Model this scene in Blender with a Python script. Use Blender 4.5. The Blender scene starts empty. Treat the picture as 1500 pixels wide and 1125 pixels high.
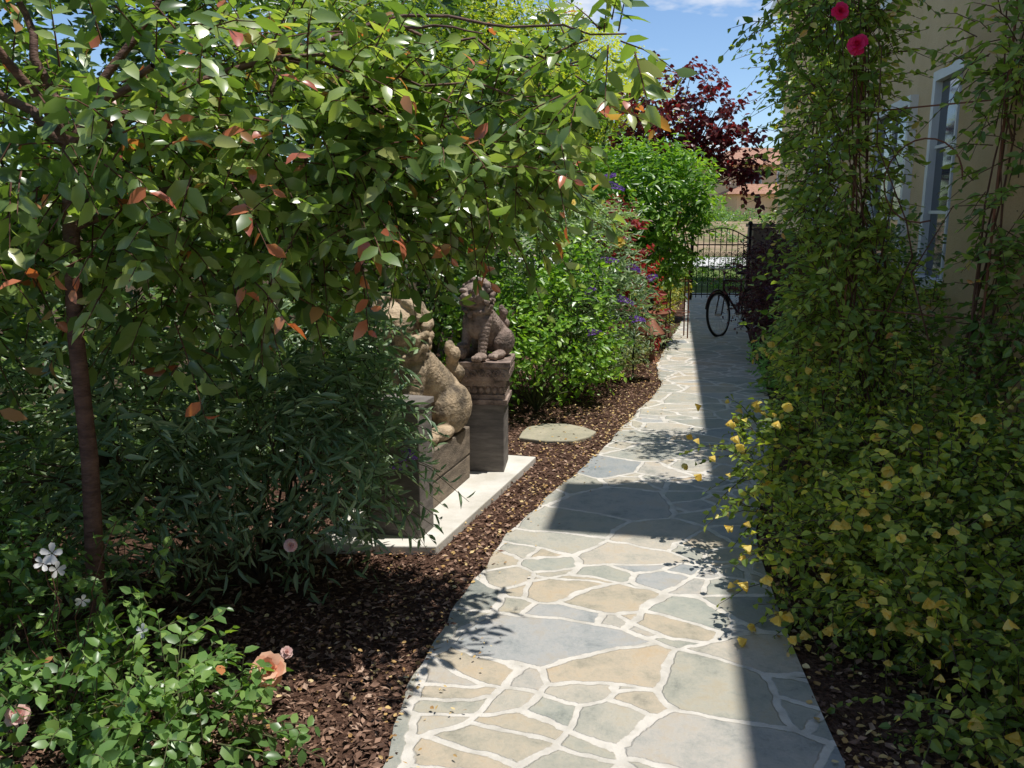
import bpy, math
import numpy as np
rng=np.random.default_rng(11)
scene=bpy.context.scene

# ------------------------------------------------------------------ helpers
def norm(a):
    a=np.asarray(a,float)
    return a/np.maximum(np.linalg.norm(a,axis=-1,keepdims=True),1e-9)

class MB:
    def __init__(s): s.v=[];s.t=[];s.f=[];s.n=0;s.mats=[]
    def mi(s,m):
        if m not in s.mats: s.mats.append(m)
        return s.mats.index(m)
    def add(s,V,F,mat,tint=.5,smooth=True):
        V=np.asarray(V,float).reshape(-1,3)
        t=np.broadcast_to(np.asarray(tint,float),(len(V),)).copy()
        k=s.mi(mat)
        for f in (F if isinstance(F,list) else [F]):
            f=np.asarray(f,int); s.f.append((f+s.n,k,smooth))
        s.v.append(V);s.t.append(t);s.n+=len(V)
    def build(s,name,parent=None,loc=None,rotz=0,bevel=0):
        me=bpy.data.meshes.new(name)
        V=np.concatenate(s.v);T=np.concatenate(s.t)
        loops=np.concatenate([f.ravel() for f,_,_ in s.f])
        tot=np.concatenate([np.full(len(f),f.shape[1]) for f,_,_ in s.f])
        mi=np.concatenate([np.full(len(f),k) for f,k,_ in s.f])
        sm=np.concatenate([np.full(len(f),q) for f,_,q in s.f])
        st=np.concatenate([[0],np.cumsum(tot)[:-1]])
        me.vertices.add(len(V));me.vertices.foreach_set('co',V.astype(np.float32).ravel())
        me.loops.add(len(loops));me.loops.foreach_set('vertex_index',loops.astype(np.int32))
        me.polygons.add(len(tot));me.polygons.foreach_set('loop_start',st.astype(np.int32))
        me.polygons.foreach_set('loop_total',tot.astype(np.int32))
        me.polygons.foreach_set('material_index',mi.astype(np.int32))
        me.polygons.foreach_set('use_smooth',sm.astype(bool))
        a=me.attributes.new('tint','FLOAT','POINT');a.data.foreach_set('value',T.astype(np.float32))
        me.update();me.validate()
        for m in s.mats: me.materials.append(m)
        o=bpy.data.objects.new(name,me);scene.collection.objects.link(o)
        if loc is not None:o.location=loc
        o.rotation_euler[2]=rotz
        if parent:o.parent=parent
        if bevel:
            b=o.modifiers.new('Bevel','BEVEL');b.width=bevel;b.segments=2;b.limit_method='ANGLE'
        return o

def leaves(mb,pos,d,nr,L,W,mat,tint,detail=1,fold=.25,curl=.2):
    pos=np.asarray(pos,float);n=len(pos)
    d=norm(d);side=norm(np.cross(d,nr));nr=np.cross(side,d)
    L=np.broadcast_to(np.asarray(L,float),(n,))[:,None];W=np.broadcast_to(np.asarray(W,float),(n,))[:,None]
    fold=np.broadcast_to(np.asarray(fold,float),(n,))[:,None]
    def pt(t,w): return pos+d*L*t+side*W*w+nr*(abs(w)*W*fold-curl*L*t*t)
    if detail==3:   # rounded petal
        P=[pt(0,0),pt(.35,.34),pt(.38,0),pt(.35,-.34),pt(.75,.5),pt(.78,0),pt(.75,-.5),pt(.97,.27),pt(.93,0),pt(.97,-.27)]
        b=np.arange(n)[:,None]*10
        F=[b+np.array([[0,2,1]]),b+np.array([[0,3,2]]),b+np.array([[1,2,5,4]]),b+np.array([[2,3,6,5]]),b+np.array([[4,5,8,7]]),b+np.array([[5,6,9,8]])];m=10
    elif detail==2:
        P=[pt(0,0),pt(.28,.42),pt(.28,-.42),pt(.3,0),pt(.66,.38),pt(.66,-.38),pt(.68,0),pt(1,0)]
        b=np.arange(n)[:,None]*8
        F=[b+np.array([[0,2,3]]),b+np.array([[0,3,1]]),b+np.array([[3,6,4,1]]),b+np.array([[2,5,6,3]]),b+np.array([[6,7,4]]),b+np.array([[5,7,6]])]
        m=8
    elif detail==1:
        P=[pt(0,0),pt(.3,.46),pt(.68,.36),pt(1,0),pt(.68,-.36),pt(.3,-.46)]
        b=np.arange(n)[:,None]*6
        F=[b+np.array([[0,3,2,1]]),b+np.array([[0,5,4,3]])];m=6
    else:
        P=[pt(0,0),pt(.45,.5),pt(1,0),pt(.45,-.5)]
        b=np.arange(n)[:,None]*4
        F=[b+np.array([[0,2,1]]),b+np.array([[0,3,2]])];m=4
    V=np.stack(P,1).reshape(-1,3)
    mb.add(V,F,mat,np.repeat(np.broadcast_to(tint,(n,)),m),smooth=(detail>=2))

def tubes(mb,P,R,mat,sides=5,tint=.5):
    P=np.asarray(P,float)
    if P.ndim==2:P=P[None]
    n,m,_=P.shape
    R=np.broadcast_to(np.asarray(R,float),(n,m))
    T=norm(np.gradient(P,axis=1))
    ref=np.array([.31,.17,.93])
    U=norm(np.cross(T,ref));V=np.cross(T,U)
    a=np.arange(sides)*2*math.pi/sides
    ring=P[:,:,None]+R[...,None,None]*(np.cos(a)[None,None,:,None]*U[:,:,None]+np.sin(a)[None,None,:,None]*V[:,:,None])
    base=(np.arange(n)*m*sides)[:,None,None]+(np.arange(m-1)*sides)[None,:,None]
    i=np.arange(sides)[None,None,:];j=(i+1)%sides
    F=np.stack([base+i,base+j,base+sides+j,base+sides+i],-1).reshape(-1,4)
    mb.add(ring.reshape(-1,3),F,mat,tint)

def limbs(mb,base,targets,r0,r1,mat,m=6,arch=.2,jit=.03,sides=5,tint=.5):
    targets=np.asarray(targets,float).reshape(-1,3);n=len(targets)
    base=np.broadcast_to(np.asarray(base,float),(n,3))
    t=np.linspace(0,1,m)[None,:,None]
    D=(targets-base)[:,None]
    hl=np.linalg.norm(targets-base,axis=1)[:,None,None]
    mid=base[:,None]+D*.5+np.array([0,0,1.])*arch*hl
    P=(1-t)**2*base[:,None]+2*t*(1-t)*mid+t*t*targets[:,None]
    P=P+rng.normal(0,1,P.shape)*jit*hl*np.sin(t*math.pi)
    R=r0+(r1-r0)*np.linspace(0,1,m)
    tubes(mb,P,R[None],mat,sides,tint)

def noise3(p,freq,seed):
    r=np.random.default_rng(seed);s=0
    for i in range(5):
        k=norm(r.normal(size=3))*freq*r.uniform(.6,1.5)
        s=s+np.sin(p@k+r.uniform(0,6.28))
    return s/2.2

def foliage(mb,blobs,L,ratio,k,twL,ml,mw,detail=1,droop=.15,up=.3,gap=-9,freq=5,red=0,shell=.55,tw_r=.0018,curl=.2,ldroop=.15,seed=1,spread=.85,tb=(0,.8),twm=4,yel=0,nj=.5):
    """blobs: (cx,cy,cz,rx,ry,rz,n) ; twigs carrying leaves spread through the crown volume"""
    allP=[]
    for (cx,cy,cz,rx,ry,rz,n) in blobs:
        u=norm(rng.normal(size=(n,3)))
        rad=rng.uniform(shell**3,1,n)**(1/3)
        lump=1+.22*noise3(u,3.0,seed+int(cx*10+cy*7)%50)[:,None]
        p=np.array([cx,cy,cz])+u*rad[:,None]*np.array([rx,ry,rz])*lump
        keep=(noise3(p,freq,seed)>gap)&(p[:,2]>.03)
        p=p[keep];u=u[keep];n=len(p)
        if n==0: continue
        d=norm(u*.75+rng.normal(0,.5,(n,3))+np.array([0,0,up]))
        tl=twL*rng.uniform(.6,1.3,n)
        m=twm;t=np.linspace(0,1,m)[None,:,None]
        if mw is not None:
            P=p[:,None]+d[:,None]*tl[:,None,None]*t-np.array([0,0,1.])*droop*tl[:,None,None]*t*t
            P[:,:,2]=np.maximum(P[:,:,2],.015)
            tubes(mb,P,np.linspace(tw_r*1.6,tw_r*.6,m)[None],mw,3)
        tt=(np.arange(k)+.6)/k
        tt=np.broadcast_to(tt,(n,k))
        lp=p[:,None]+d[:,None]*(tl[:,None]*tt)[...,None]-np.array([0,0,1.])*(droop*tl[:,None]*tt**2)[...,None]
        lp[:,:,2]=np.maximum(lp[:,:,2],.015)
        sd=norm(np.cross(d,norm(rng.normal(0,.35,(n,3))+[0,0,1])))
        sg=np.where(np.arange(k)%2==0,1,-1)[None,:,None]
        ld=norm(d[:,None]*.6+sd[:,None]*sg*spread+rng.normal(0,.28,(n,k,3))-np.array([0,0,ldroop]))
        nr=norm(np.array([0,0,.7])+u[:,None]*.6+rng.normal(0,nj,(n,k,3)))
        sz=L*rng.uniform(.55,1.3,(n,k))*(1-.25*tt)
        ct=noise3(p,freq*.8,seed+9)[:,None]*.16
        ti=np.clip(rng.uniform(tb[0],tb[1],(n,k))+ct,0,.82)
        if red>0: ti=np.where((tt>.72)&(rng.random((n,1))<red),rng.uniform(.88,1,(n,k)),ti)
        if yel>0: ti=np.where(rng.random((n,k))<yel,1.,ti)
        leaves(mb,lp.reshape(-1,3),ld.reshape(-1,3),nr.reshape(-1,3),sz.ravel(),sz.ravel()*ratio,ml,ti.ravel(),detail,rng.uniform(.05,.5,n*k),curl)
        allP.append(p)
    return np.concatenate(allP) if allP else None

def flowers(mb,pos,axis,size,mat,petals=5,opn=.8,ratio=.7,tint=.5,curl=.2,detail=3,jit=.12):
    pos=np.asarray(pos,float).reshape(-1,3);n=len(pos);axis=norm(np.broadcast_to(axis,(n,3)))
    a=norm(np.cross(axis,norm(rng.normal(size=(n,3)))));b=np.cross(axis,a)
    for i in range(petals):
        th=2*math.pi*i/petals+rng.normal(0,jit)
        op=opn+rng.normal(0,jit)
        rd=a*math.cos(th)+b*math.sin(th)
        d=norm(axis*math.cos(op)+rd*math.sin(op))
        leaves(mb,pos+rd*np.reshape(size,(-1,1))*.05,d,axis*math.sin(op)-rd*math.cos(op)+1e-4,size,np.asarray(size)*ratio,mat,np.clip(tint+rng.uniform(-.4,.4,n),0,1),detail,.3,curl)

def box(mb,c,s,mat,rz=0,tint=.5):
    x,y,z=np.array(s)/2
    V=np.array([[i*x,j*y,k*z] for i in(-1,1) for j in(-1,1) for k in(-1,1)],float)
    R=np.array([[math.cos(rz),-math.sin(rz),0],[math.sin(rz),math.cos(rz),0],[0,0,1]])
    V=V@R.T+np.array(c)
    F=np.array([[0,1,3,2],[4,6,7,5],[0,4,5,1],[2,3,7,6],[0,2,6,4],[1,5,7,3]])
    mb.add(V,F,mat,tint,False)

def lathe(mb,prof,c,mat,seg=16,sx=1,sy=1,tint=.5):
    p=np.array(prof,float);m=len(p);a=np.arange(seg)*2*math.pi/seg
    V=np.stack([p[:,0:1]*np.cos(a)*sx,p[:,0:1]*np.sin(a)*sy,np.repeat(p[:,1:2],seg,1)],-1).reshape(-1,3)+np.array(c)
    i=np.arange(seg)[None];j=(i+1)%seg;b=(np.arange(m-1)*seg)[:,None]
    F=np.stack([b+i,b+j,b+seg+j,b+seg+i],-1).reshape(-1,4)
    mb.add(V,F,mat,tint)

def ell(mb,c,r,mat,seg=14,tint=.5):
    r=np.broadcast_to(np.asarray(r,float),(3,))
    ph=np.linspace(-math.pi/2,math.pi/2,seg//2+2)
    a=np.arange(seg)*2*math.pi/seg
    cr=np.cos(ph)[:,None];cr=np.maximum(cr,.02)
    V=np.stack([cr*np.cos(a)*r[0],cr*np.sin(a)*r[1],np.repeat(np.sin(ph)[:,None],seg,1)*r[2]],-1).reshape(-1,3)+np.array(c)
    m=len(ph);i=np.arange(seg)[None];j=(i+1)%seg;b=(np.arange(m-1)*seg)[:,None]
    F=np.stack([b+i,b+j,b+seg+j,b+seg+i],-1).reshape(-1,4)
    caps=[np.arange(seg)[::-1][None],(np.arange(seg)+(m-1)*seg)[None]]
    mb.add(V,[F]+caps,mat,tint)

# ------------------------------------------------------------------ materials
def newmat(name):
    m=bpy.data.materials.new(name);m.use_nodes=True
    nt=m.node_tree;nt.nodes.clear()
    out=nt.nodes.new('ShaderNodeOutputMaterial')
    return m,nt,out
def ramp(nt,stops,fac):
    r=nt.nodes.new('ShaderNodeValToRGB');e=r.color_ramp.elements
    while len(e)<len(stops): e.new(.5)
    for i,(p,c) in enumerate(stops): e[i].position=p;e[i].color=(*c,1)
    nt.links.new(fac,r.inputs[0]);return r
def leafmat(name,stops,trans=.35,rough=.42,spec=.5,tcol=(1.7,1.7,.45),g=2.2):
    m,nt,out=newmat(name)
    at=nt.nodes.new('ShaderNodeAttribute');at.attribute_name='tint'
    stops=[(q,tuple(min(x*g,.9) for x in c)) for q,c in stops]
    r=ramp(nt,stops,at.outputs['Fac'])
    p=nt.nodes.new('ShaderNodeBsdfPrincipled');p.inputs['Roughness'].default_value=rough
    p.inputs['Specular IOR Level'].default_value=spec
    nt.links.new(r.outputs[0],p.inputs['Base Color'])
    tr=nt.nodes.new('ShaderNodeBsdfTranslucent')
    r2=ramp(nt,[(q,tuple(min(a*b,.9) for a,b in zip(c,tcol))) for q,c in stops],at.outputs['Fac'])
    nt.links.new(r2.outputs[0],tr.inputs[0])
    mx=nt.nodes.new('ShaderNodeMixShader');mx.inputs[0].default_value=trans
    nt.links.new(p.outputs[0],mx.inputs[1]);nt.links.new(tr.outputs[0],mx.inputs[2])
    nt.links.new(mx.outputs[0],out.inputs[0]);return m
def noisemat(name,stops,scale=8,rough=.85,bump=.3,bscale=60,detail=8,metal=0,bdist=.01,spec=.3,stretch=(1,1,1)):
    m,nt,out=newmat(name)
    tc=nt.nodes.new('ShaderNodeTexCoord');mp=nt.nodes.new('ShaderNodeMapping');mp.inputs['Scale'].default_value=stretch
    nt.links.new(tc.outputs['Object'],mp.inputs[0])
    n=nt.nodes.new('ShaderNodeTexNoise');n.inputs['Scale'].default_value=scale;n.inputs['Detail'].default_value=min(detail,5);n.inputs['Roughness'].default_value=.65
    nt.links.new(mp.outputs[0],n.inputs['Vector'])
    r=ramp(nt,stops,n.outputs['Fac'])
    p=nt.nodes.new('ShaderNodeBsdfPrincipled');p.inputs['Roughness'].default_value=rough;p.inputs['Metallic'].default_value=metal
    p.inputs['Specular IOR Level'].default_value=spec
    nt.links.new(r.outputs[0],p.inputs['Base Color'])
    if bump>0:
        n2=nt.nodes.new('ShaderNodeTexNoise');n2.inputs['Scale'].default_value=bscale;n2.inputs['Detail'].default_value=3
        nt.links.new(mp.outputs[0],n2.inputs['Vector'])
        b=nt.nodes.new('ShaderNodeBump');b.inputs['Strength'].default_value=bump;b.inputs['Distance'].default_value=bdist
        nt.links.new(n2.outputs['Fac'],b.inputs['Height']);nt.links.new(b.outputs[0],p.inputs['Normal'])
    nt.links.new(p.outputs[0],out.inputs[0]);return m
def tintmat(name,stops,rough=.8):
    m,nt,out=newmat(name)
    at=nt.nodes.new('ShaderNodeAttribute');at.attribute_name='tint'
    r=ramp(nt,stops,at.outputs['Fac'])
    p=nt.nodes.new('ShaderNodeBsdfPrincipled');p.inputs['Roughness'].default_value=rough;p.inputs['Specular IOR Level'].default_value=.25
    nt.links.new(r.outputs[0],p.inputs['Base Color']);nt.links.new(p.outputs[0],out.inputs[0]);return m

M={}
M['plum']=leafmat('plum_leaf',[(0,(.035,.065,.020)),(.4,(.085,.130,.035)),(.8,(.18,.225,.070)),(.86,(.20,.16,.06)),(.93,(.24,.06,.04)),(1,(.32,.11,.06))],.42,.28,1.0,(1.5,1.6,.5),g=2.3)
M['hedge']=leafmat('hedge_leaf',[(0,(.016,.035,.010)),(.5,(.045,.085,.02)),(.85,(.12,.18,.04))],.35,.34,.7,g=2.2)
M['grey']=leafmat('butterfly_leaf',[(0,(.05,.085,.045)),(.5,(.11,.15,.09)),(.85,(.19,.23,.14))],.32,.42,.6,(1.4,1.6,.6),g=2.4)
M['rose']=leafmat('rose_leaf',[(0,(.035,.075,.02)),(.5,(.070,.130,.035)),(.85,(.13,.195,.055)),(.93,(.25,.10,.04)),(1,(.3,.12,.05))],.38,.36,.7)
M['bright']=leafmat('bright_leaf',[(0,(.04,.09,.015)),(.5,(.09,.175,.028)),(.85,(.17,.26,.045))],.42,.34,.6,g=2.1)
M['locust']=leafmat('locust_leaf',[(0,(.12,.15,.02)),(.5,(.22,.25,.03)),(.85,(.34,.35,.05))],.5,.5)
M['deepgreen']=leafmat('green_tree_leaf',[(0,(.04,.085,.018)),(.5,(.09,.15,.03)),(.85,(.16,.22,.045))],.42,.42)
M['redbud']=leafmat('redbud_leaf',[(0,(.035,.008,.012)),(.5,(.085,.015,.02)),(.85,(.17,.03,.03))],.4,.4,.5,(2.2,1,.9),1.3)
M['redrose']=leafmat('red_leaf',[(0,(.12,.02,.02)),(.5,(.25,.03,.03)),(.85,(.3,.09,.05))],.4,.4,.5,(1.6,1,.9),1.3)
M['loro']=leafmat('loropetalum_leaf',[(0,(.03,.012,.018)),(.5,(.07,.02,.03)),(.85,(.10,.05,.04))],.3,.45,.4,(1.6,1,.9),1.3)
M['abut']=leafmat('abutilon_leaf',[(0,(.05,.085,.018)),(.5,(.14,.185,.035)),(.85,(.25,.27,.05)),(.95,(.42,.34,.07)),(1,(.46,.36,.08))],.42,.45,g=2.1)
M['vine']=leafmat('climbing_rose_leaf',[(0,(.045,.085,.018)),(.5,(.11,.160,.035)),(.85,(.22,.26,.06)),(1,(.30,.12,.05))],.42,.40,g=2.1)
M['fern']=leafmat('border_leaf',[(0,(.04,.10,.025)),(.5,(.08,.17,.04)),(.85,(.16,.26,.09))],.35,.5)
M['varieg']=leafmat('variegated_leaf',[(0,(.09,.15,.07)),(.5,(.18,.24,.12)),(.85,(.38,.40,.22))],.3,.5,g=1.2)
M['yellowsh']=leafmat('yellow_leaf',[(0,(.18,.20,.03)),(.5,(.32,.30,.05)),(.85,(.45,.38,.10))],.35,.5,g=1.3)
M['flax']=leafmat('flax_leaf',[(0,(.02,.012,.014)),(.85,(.06,.03,.03))],.1,.4,g=1)
fl=dict(g=1.0)
M['f_yellow']=leafmat('yellow_petal',[(0,(.80,.54,.08)),(1,(.90,.76,.28))],.45,.6,.2,(1.1,1.1,.8),**fl)
M['f_peach']=leafmat('peach_petal',[(0,(.74,.34,.20)),(1,(.88,.62,.44))],.35,.6,.2,(1.1,.9,.8),**fl)
M['f_pink']=leafmat('pink_petal',[(0,(.78,.02,.14)),(1,(.88,.06,.22))],.45,.6,.2,(1.2,.8,.9),**fl)
M['f_palepink']=leafmat('pale_pink_petal',[(0,(.75,.45,.42)),(1,(.85,.66,.6))],.35,.6,.2,(1.1,1,1),**fl)
M['f_white']=leafmat('white_petal',[(0,(.75,.74,.72)),(1,(.85,.83,.82))],.35,.6,.2,(1,1,1),**fl)
M['f_purple']=leafmat('purple_petal',[(0,(.16,.06,.36)),(1,(.36,.18,.60))],.3,.6,.2,(1.2,1,1.3),**fl)
M['bark']=noisemat('plum_bark',[(.3,(.06,.03,.024)),(.7,(.20,.11,.08))],14,.7,.6,50,stretch=(1,1,3))
M['twig']=noisemat('twig_bark',[(.3,(.05,.04,.025)),(.7,(.12,.09,.05))],20,bump=0)
M['greentwig']=noisemat('green_stem',[(.3,(.06,.07,.03)),(.7,(.12,.13,.05))],20,bump=0)
M['redtwig']=noisemat('red_stem',[(.3,(.08,.035,.025)),(.7,(.16,.08,.05))],20,bump=0)
M['iron']=noisemat('black_iron',[(.3,(.012,.012,.012)),(.7,(.03,.026,.024))],20,.5,0,60,metal=.4)
M['rust']=noisemat('rusted_copper',[(.3,(.14,.055,.03)),(.7,(.32,.13,.075))],12,.6,.2,60,metal=.2)
M['stucco']=noisemat('stucco',[(.3,(.66,.47,.27)),(.7,(.74,.54,.33))],3,.95,.7,110,bdist=.01,spec=.1)
M['trim']=noisemat('white_trim',[(.3,(.70,.69,.66)),(.7,(.78,.77,.74))],6,.5,0,30)
M['roof']=noisemat('roof_tile',[(.3,(.26,.13,.08)),(.7,(.48,.27,.18))],5,.9,.6,9,bdist=.05)
M['statue']=noisemat('weathered_sandstone',[(.34,(.10,.08,.06)),(.45,(.28,.22,.15)),(.56,(.46,.35,.23)),(.7,(.56,.44,.30))],9,.9,.8,70,bdist=.012)
M['statue2']=noisemat('dark_sandstone',[(.34,(.09,.07,.058)),(.5,(.27,.20,.165)),(.7,(.42,.33,.27))],11,.9,.8,70,bdist=.012)
M['pillar']=noisemat('grey_stone',[(.3,(.11,.10,.09)),(.5,(.17,.15,.135)),(.7,(.25,.225,.20))],6,.85,.5,80,bdist=.006,stretch=(1,1,5))
M['blocks']=noisemat('brown_stone',[(.3,(.11,.09,.07)),(.7,(.30,.24,.18))],8,.9,.6,60,bdist=.008,stretch=(1,1,3))
M['slab']=noisemat('white_concrete',[(.3,(.52,.49,.42)),(.7,(.74,.71,.65))],4,.85,.3,90,bdist=.004)
M['cmu']=noisemat('concrete_block',[(.3,(.20,.15,.11)),(.7,(.30,.225,.17))],12,.95,.5,90)
M['rubber']=noisemat('tyre_rubber',[(.3,(.015,.015,.015)),(.7,(.03,.03,.03))],20,.8,0)
M['chrome']=noisemat('steel',[(.3,(.4,.4,.4)),(.7,(.5,.5,.5))],20,.35,0,metal=.9)
M['bikepaint']=noisemat('dark_paint',[(.3,(.03,.01,.012)),(.7,(.05,.015,.018))],20,.4,0)
M['chip']=tintmat('bark_chip',[(0,(.065,.035,.024)),(.5,(.20,.115,.077)),(.85,(.34,.21,.145)),(1,(.48,.34,.25))])
M['litter']=tintmat('fallen_leaf',[(0,(.34,.19,.07)),(.5,(.55,.38,.15)),(1,(.70,.56,.30))])
M['mulch']=noisemat('mulch_soil',[(.3,(.035,.018,.012)),(.5,(.10,.055,.038)),(.7,(.19,.11,.075))],45,.95,1,90,bdist=.03,spec=.1)
M['grass']=noisemat('ground_grass',[(.3,(.08,.12,.03)),(.6,(.14,.18,.05)),(.75,(.22,.20,.10))],1.5,.95,.8,30,bdist=.05,spec=.1)
M['bank']=noisemat('bank_soil',[(.3,(.14,.15,.06)),(.55,(.30,.22,.14)),(.75,(.40,.30,.2))],.9,.95,.6,8,bdist=.1,spec=.1)
M['paving']=noisemat('pale_pavement',[(.3,(.50,.48,.44)),(.7,(.60,.58,.54))],2,.9,.2,50)
M['step']=noisemat('tan_flagstone',[(.3,(.26,.25,.18)),(.7,(.46,.41,.30))],5,.85,.6,30)
m,nt,out=newmat('window_glass')
p=nt.nodes.new('ShaderNodeBsdfPrincipled');p.inputs['Base Color'].default_value=(.05,.065,.085,1);p.inputs['Roughness'].default_value=.06;p.inputs['Specular IOR Level'].default_value=1
nt.links.new(p.outputs[0],out.inputs[0]);M['glass']=m

# flagstone : big voronoi slabs, about half of them split again into smaller irregular stones
m,nt,out=newmat('flagstone');N=nt.nodes;Lk=nt.links
def vm(op,a,b=None,sc=None):
    q=N.new('ShaderNodeVectorMath');q.operation=op;Lk.new(a,q.inputs[0])
    if b is not None:
        if isinstance(b,tuple): q.inputs[1].default_value=b
        else: Lk.new(b,q.inputs[1])
    if sc is not None: q.inputs['Scale'].default_value=sc
    return q.outputs[0]
def mt(op,a,b=0.,c=None):
    q=N.new('ShaderNodeMath');q.operation=op
    for i,v in enumerate([a,b,c]):
        if v is None: continue
        if isinstance(v,(int,float)): q.inputs[i].default_value=v
        else: Lk.new(v,q.inputs[i])
    return q.outputs[0]
tc=N.new('ShaderNodeTexCoord');OC=tc.outputs['Object']
nz=N.new('ShaderNodeTexNoise');nz.inputs['Scale'].default_value=2.2;nz.inputs['Detail'].default_value=1;Lk.new(OC,nz.inputs['Vector'])
nf=N.new('ShaderNodeTexNoise');nf.inputs['Scale'].default_value=15;nf.inputs['Detail'].default_value=4;Lk.new(OC,nf.inputs['Vector'])
a=vm('SCALE',vm('SUBTRACT',nz.outputs['Color'],(.5,.5,.5)),None,.16)
b=vm('SCALE',vm('SUBTRACT',nf.outputs['Color'],(.5,.5,.5)),None,.04)
co=vm('ADD',vm('ADD',OC,a),b)
mp=N.new('ShaderNodeMapping');mp.inputs['Rotation'].default_value=(0,0,.45);mp.inputs['Scale'].default_value=(.86,1.10,1);mp.inputs['Location'].default_value=(.15,.55,0);Lk.new(co,mp.inputs[0])
def vor(feat,sc):
    v=N.new('ShaderNodeTexVoronoi');v.voronoi_dimensions='2D';v.feature=feat;v.inputs['Scale'].default_value=sc;Lk.new(mp.outputs[0],v.inputs['Vector']);return v
S1,S2=2.75,4.4
b1=vor('DISTANCE_TO_EDGE',S1);c1=vor('F1',S1);b2=vor('DISTANCE_TO_EDGE',S2);c2=vor('F1',S2)
sp1=N.new('ShaderNodeSeparateColor');Lk.new(c1.outputs['Color'],sp1.inputs[0])
split=mt('GREATER_THAN',sp1.outputs[1],.62)
d1=mt('DIVIDE',b1.outputs['Distance'],S1);d2=mt('ADD',mt('DIVIDE',b2.outputs['Distance'],S2),mt('MULTIPLY',mt('SUBTRACT',1.,split),5.))
dist=mt('MINIMUM',d1,d2)
mr=N.new('ShaderNodeMapRange');mr.interpolation_type='SMOOTHSTEP';mr.inputs['From Min'].default_value=.0105;mr.inputs['From Max'].default_value=.0165;Lk.new(dist,mr.inputs['Value'])
cm=N.new('ShaderNodeMix');cm.data_type='RGBA';Lk.new(split,cm.inputs[0]);Lk.new(c1.outputs['Color'],cm.inputs[6]);Lk.new(vm('MULTIPLY',vm('ADD',c2.outputs['Color'],c1.outputs['Color']),(.5,.5,.5)),cm.inputs[7])
sp=N.new('ShaderNodeSeparateColor');Lk.new(cm.outputs[2],sp.inputs[0])
cr=ramp(nt,[(0,(.30,.31,.28)),(.2,(.40,.40,.35)),(.35,(.48,.455,.39)),(.48,(.52,.44,.33)),(.6,(.40,.41,.36)),(.75,(.52,.475,.40)),(.9,(.42,.425,.42)),(1,(.32,.34,.345))],sp.outputs[0])
mo=N.new('ShaderNodeTexNoise');mo.inputs['Scale'].default_value=5;mo.inputs['Detail'].default_value=10;mo.inputs['Roughness'].default_value=.76;Lk.new(OC,mo.inputs['Vector'])
mr2=ramp(nt,[(.32,(.50,.54,.55)),(.43,(.82,.84,.83)),(.53,(1,.98,.95)),(.66,(1.0,.90,.77))],mo.outputs['Fac'])
mu=N.new('ShaderNodeMix');mu.data_type='RGBA';mu.blend_type='MULTIPLY';mu.inputs[0].default_value=1
Lk.new(cr.outputs[0],mu.inputs[6]);Lk.new(mr2.outputs[0],mu.inputs[7])
mort=ramp(nt,[(.3,(.50,.47,.41)),(.6,(.68,.64,.57))],nf.outputs['Fac'])
mx=N.new('ShaderNodeMix');mx.data_type='RGBA';Lk.new(mr.outputs[0],mx.inputs[0]);Lk.new(mort.outputs[0],mx.inputs[6]);Lk.new(mu.outputs[2],mx.inputs[7])
p=N.new('ShaderNodeBsdfPrincipled');p.inputs['Roughness'].default_value=.62;p.inputs['Specular IOR Level'].default_value=.35;Lk.new(mx.outputs[2],p.inputs['Base Color'])
hh=mt('MULTIPLY_ADD',mo.outputs['Fac'],2.0,mr.outputs[0])
bp=N.new('ShaderNodeBump');bp.inputs['Strength'].default_value=.7;bp.inputs['Distance'].default_value=.012;Lk.new(hh,bp.inputs['Height'])
Lk.new(bp.outputs[0],p.inputs['Normal']);Lk.new(p.outputs[0],out.inputs[0]);M['flag']=m

# ------------------------------------------------------------------ ground, path
mb=MB()
xs=np.array([-400,-60,-20,-8,0,8,20,60,400.]);ys=np.array([-200,-40,-10,0,10,20,40,100,500.])
G=np.array([[x,y,0] for y in ys for x in xs]);k=len(xs)
F=np.array([[j*k+i,j*k+i+1,(j+1)*k+i+1,(j+1)*k+i] for j in range(len(ys)-1) for i in range(k-1)])
mb.add(G,F,M['grass']);mb.build('ground')

LY=[-3,1,2.23,2.65,3.0,3.43,4.01,4.58,5.38,6.62,7.7,8.74,10.1,12.7,15.7,17];LX=[-.5,-.45,-.381,-.35,-.288,-.177,-.034,.192,.538,.982,1.385,1.50,1.844,2.562,3.2,3.45]
RY=[-3,1,2.23,3,4,5.4,6.87,8.02,9.6,11.3,15.7,17];RX=[.85,.9,.97,1.05,1.2,1.7,2.145,2.42,2.75,3.15,4.25,4.5]
Y=np.linspace(-3,17,260)
def sm(y,x,Y):
    v=np.interp(Y,y,x);kk=np.ones(7)/7;pad=np.concatenate([np.full(3,v[0]),v,np.full(3,v[-1])]);return np.convolve(pad,kk,'valid')
EL=sm(LY,LX,Y)+.008*np.sin(Y*9)+.006*np.sin(Y*23);ER=sm(RY,RX,Y)
def lx(y): return np.interp(y,Y,EL)
def rx(y): return np.interp(y,Y,ER)
n=len(Y);cols=9
V=[]
for c in range(cols+2):
    if c==0: x=EL;z=-.01
    elif c==cols+1: x=ER;z=-.01
    else: x=EL+(ER-EL)*((c-1)/(cols-1));z=.022
    V.append(np.stack([x,Y,np.full(n,z)],-1))
V=np.stack(V,1).reshape(-1,3);k=cols+2
F=np.array([[j*k+i,j*k+i+1,(j+1)*k+i+1,(j+1)*k+i] for j in range(n-1) for i in range(k-1)])
mb=MB();mb.add(V,F,M['flag'],smooth=False);mb.build('flagstone_path')
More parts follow.
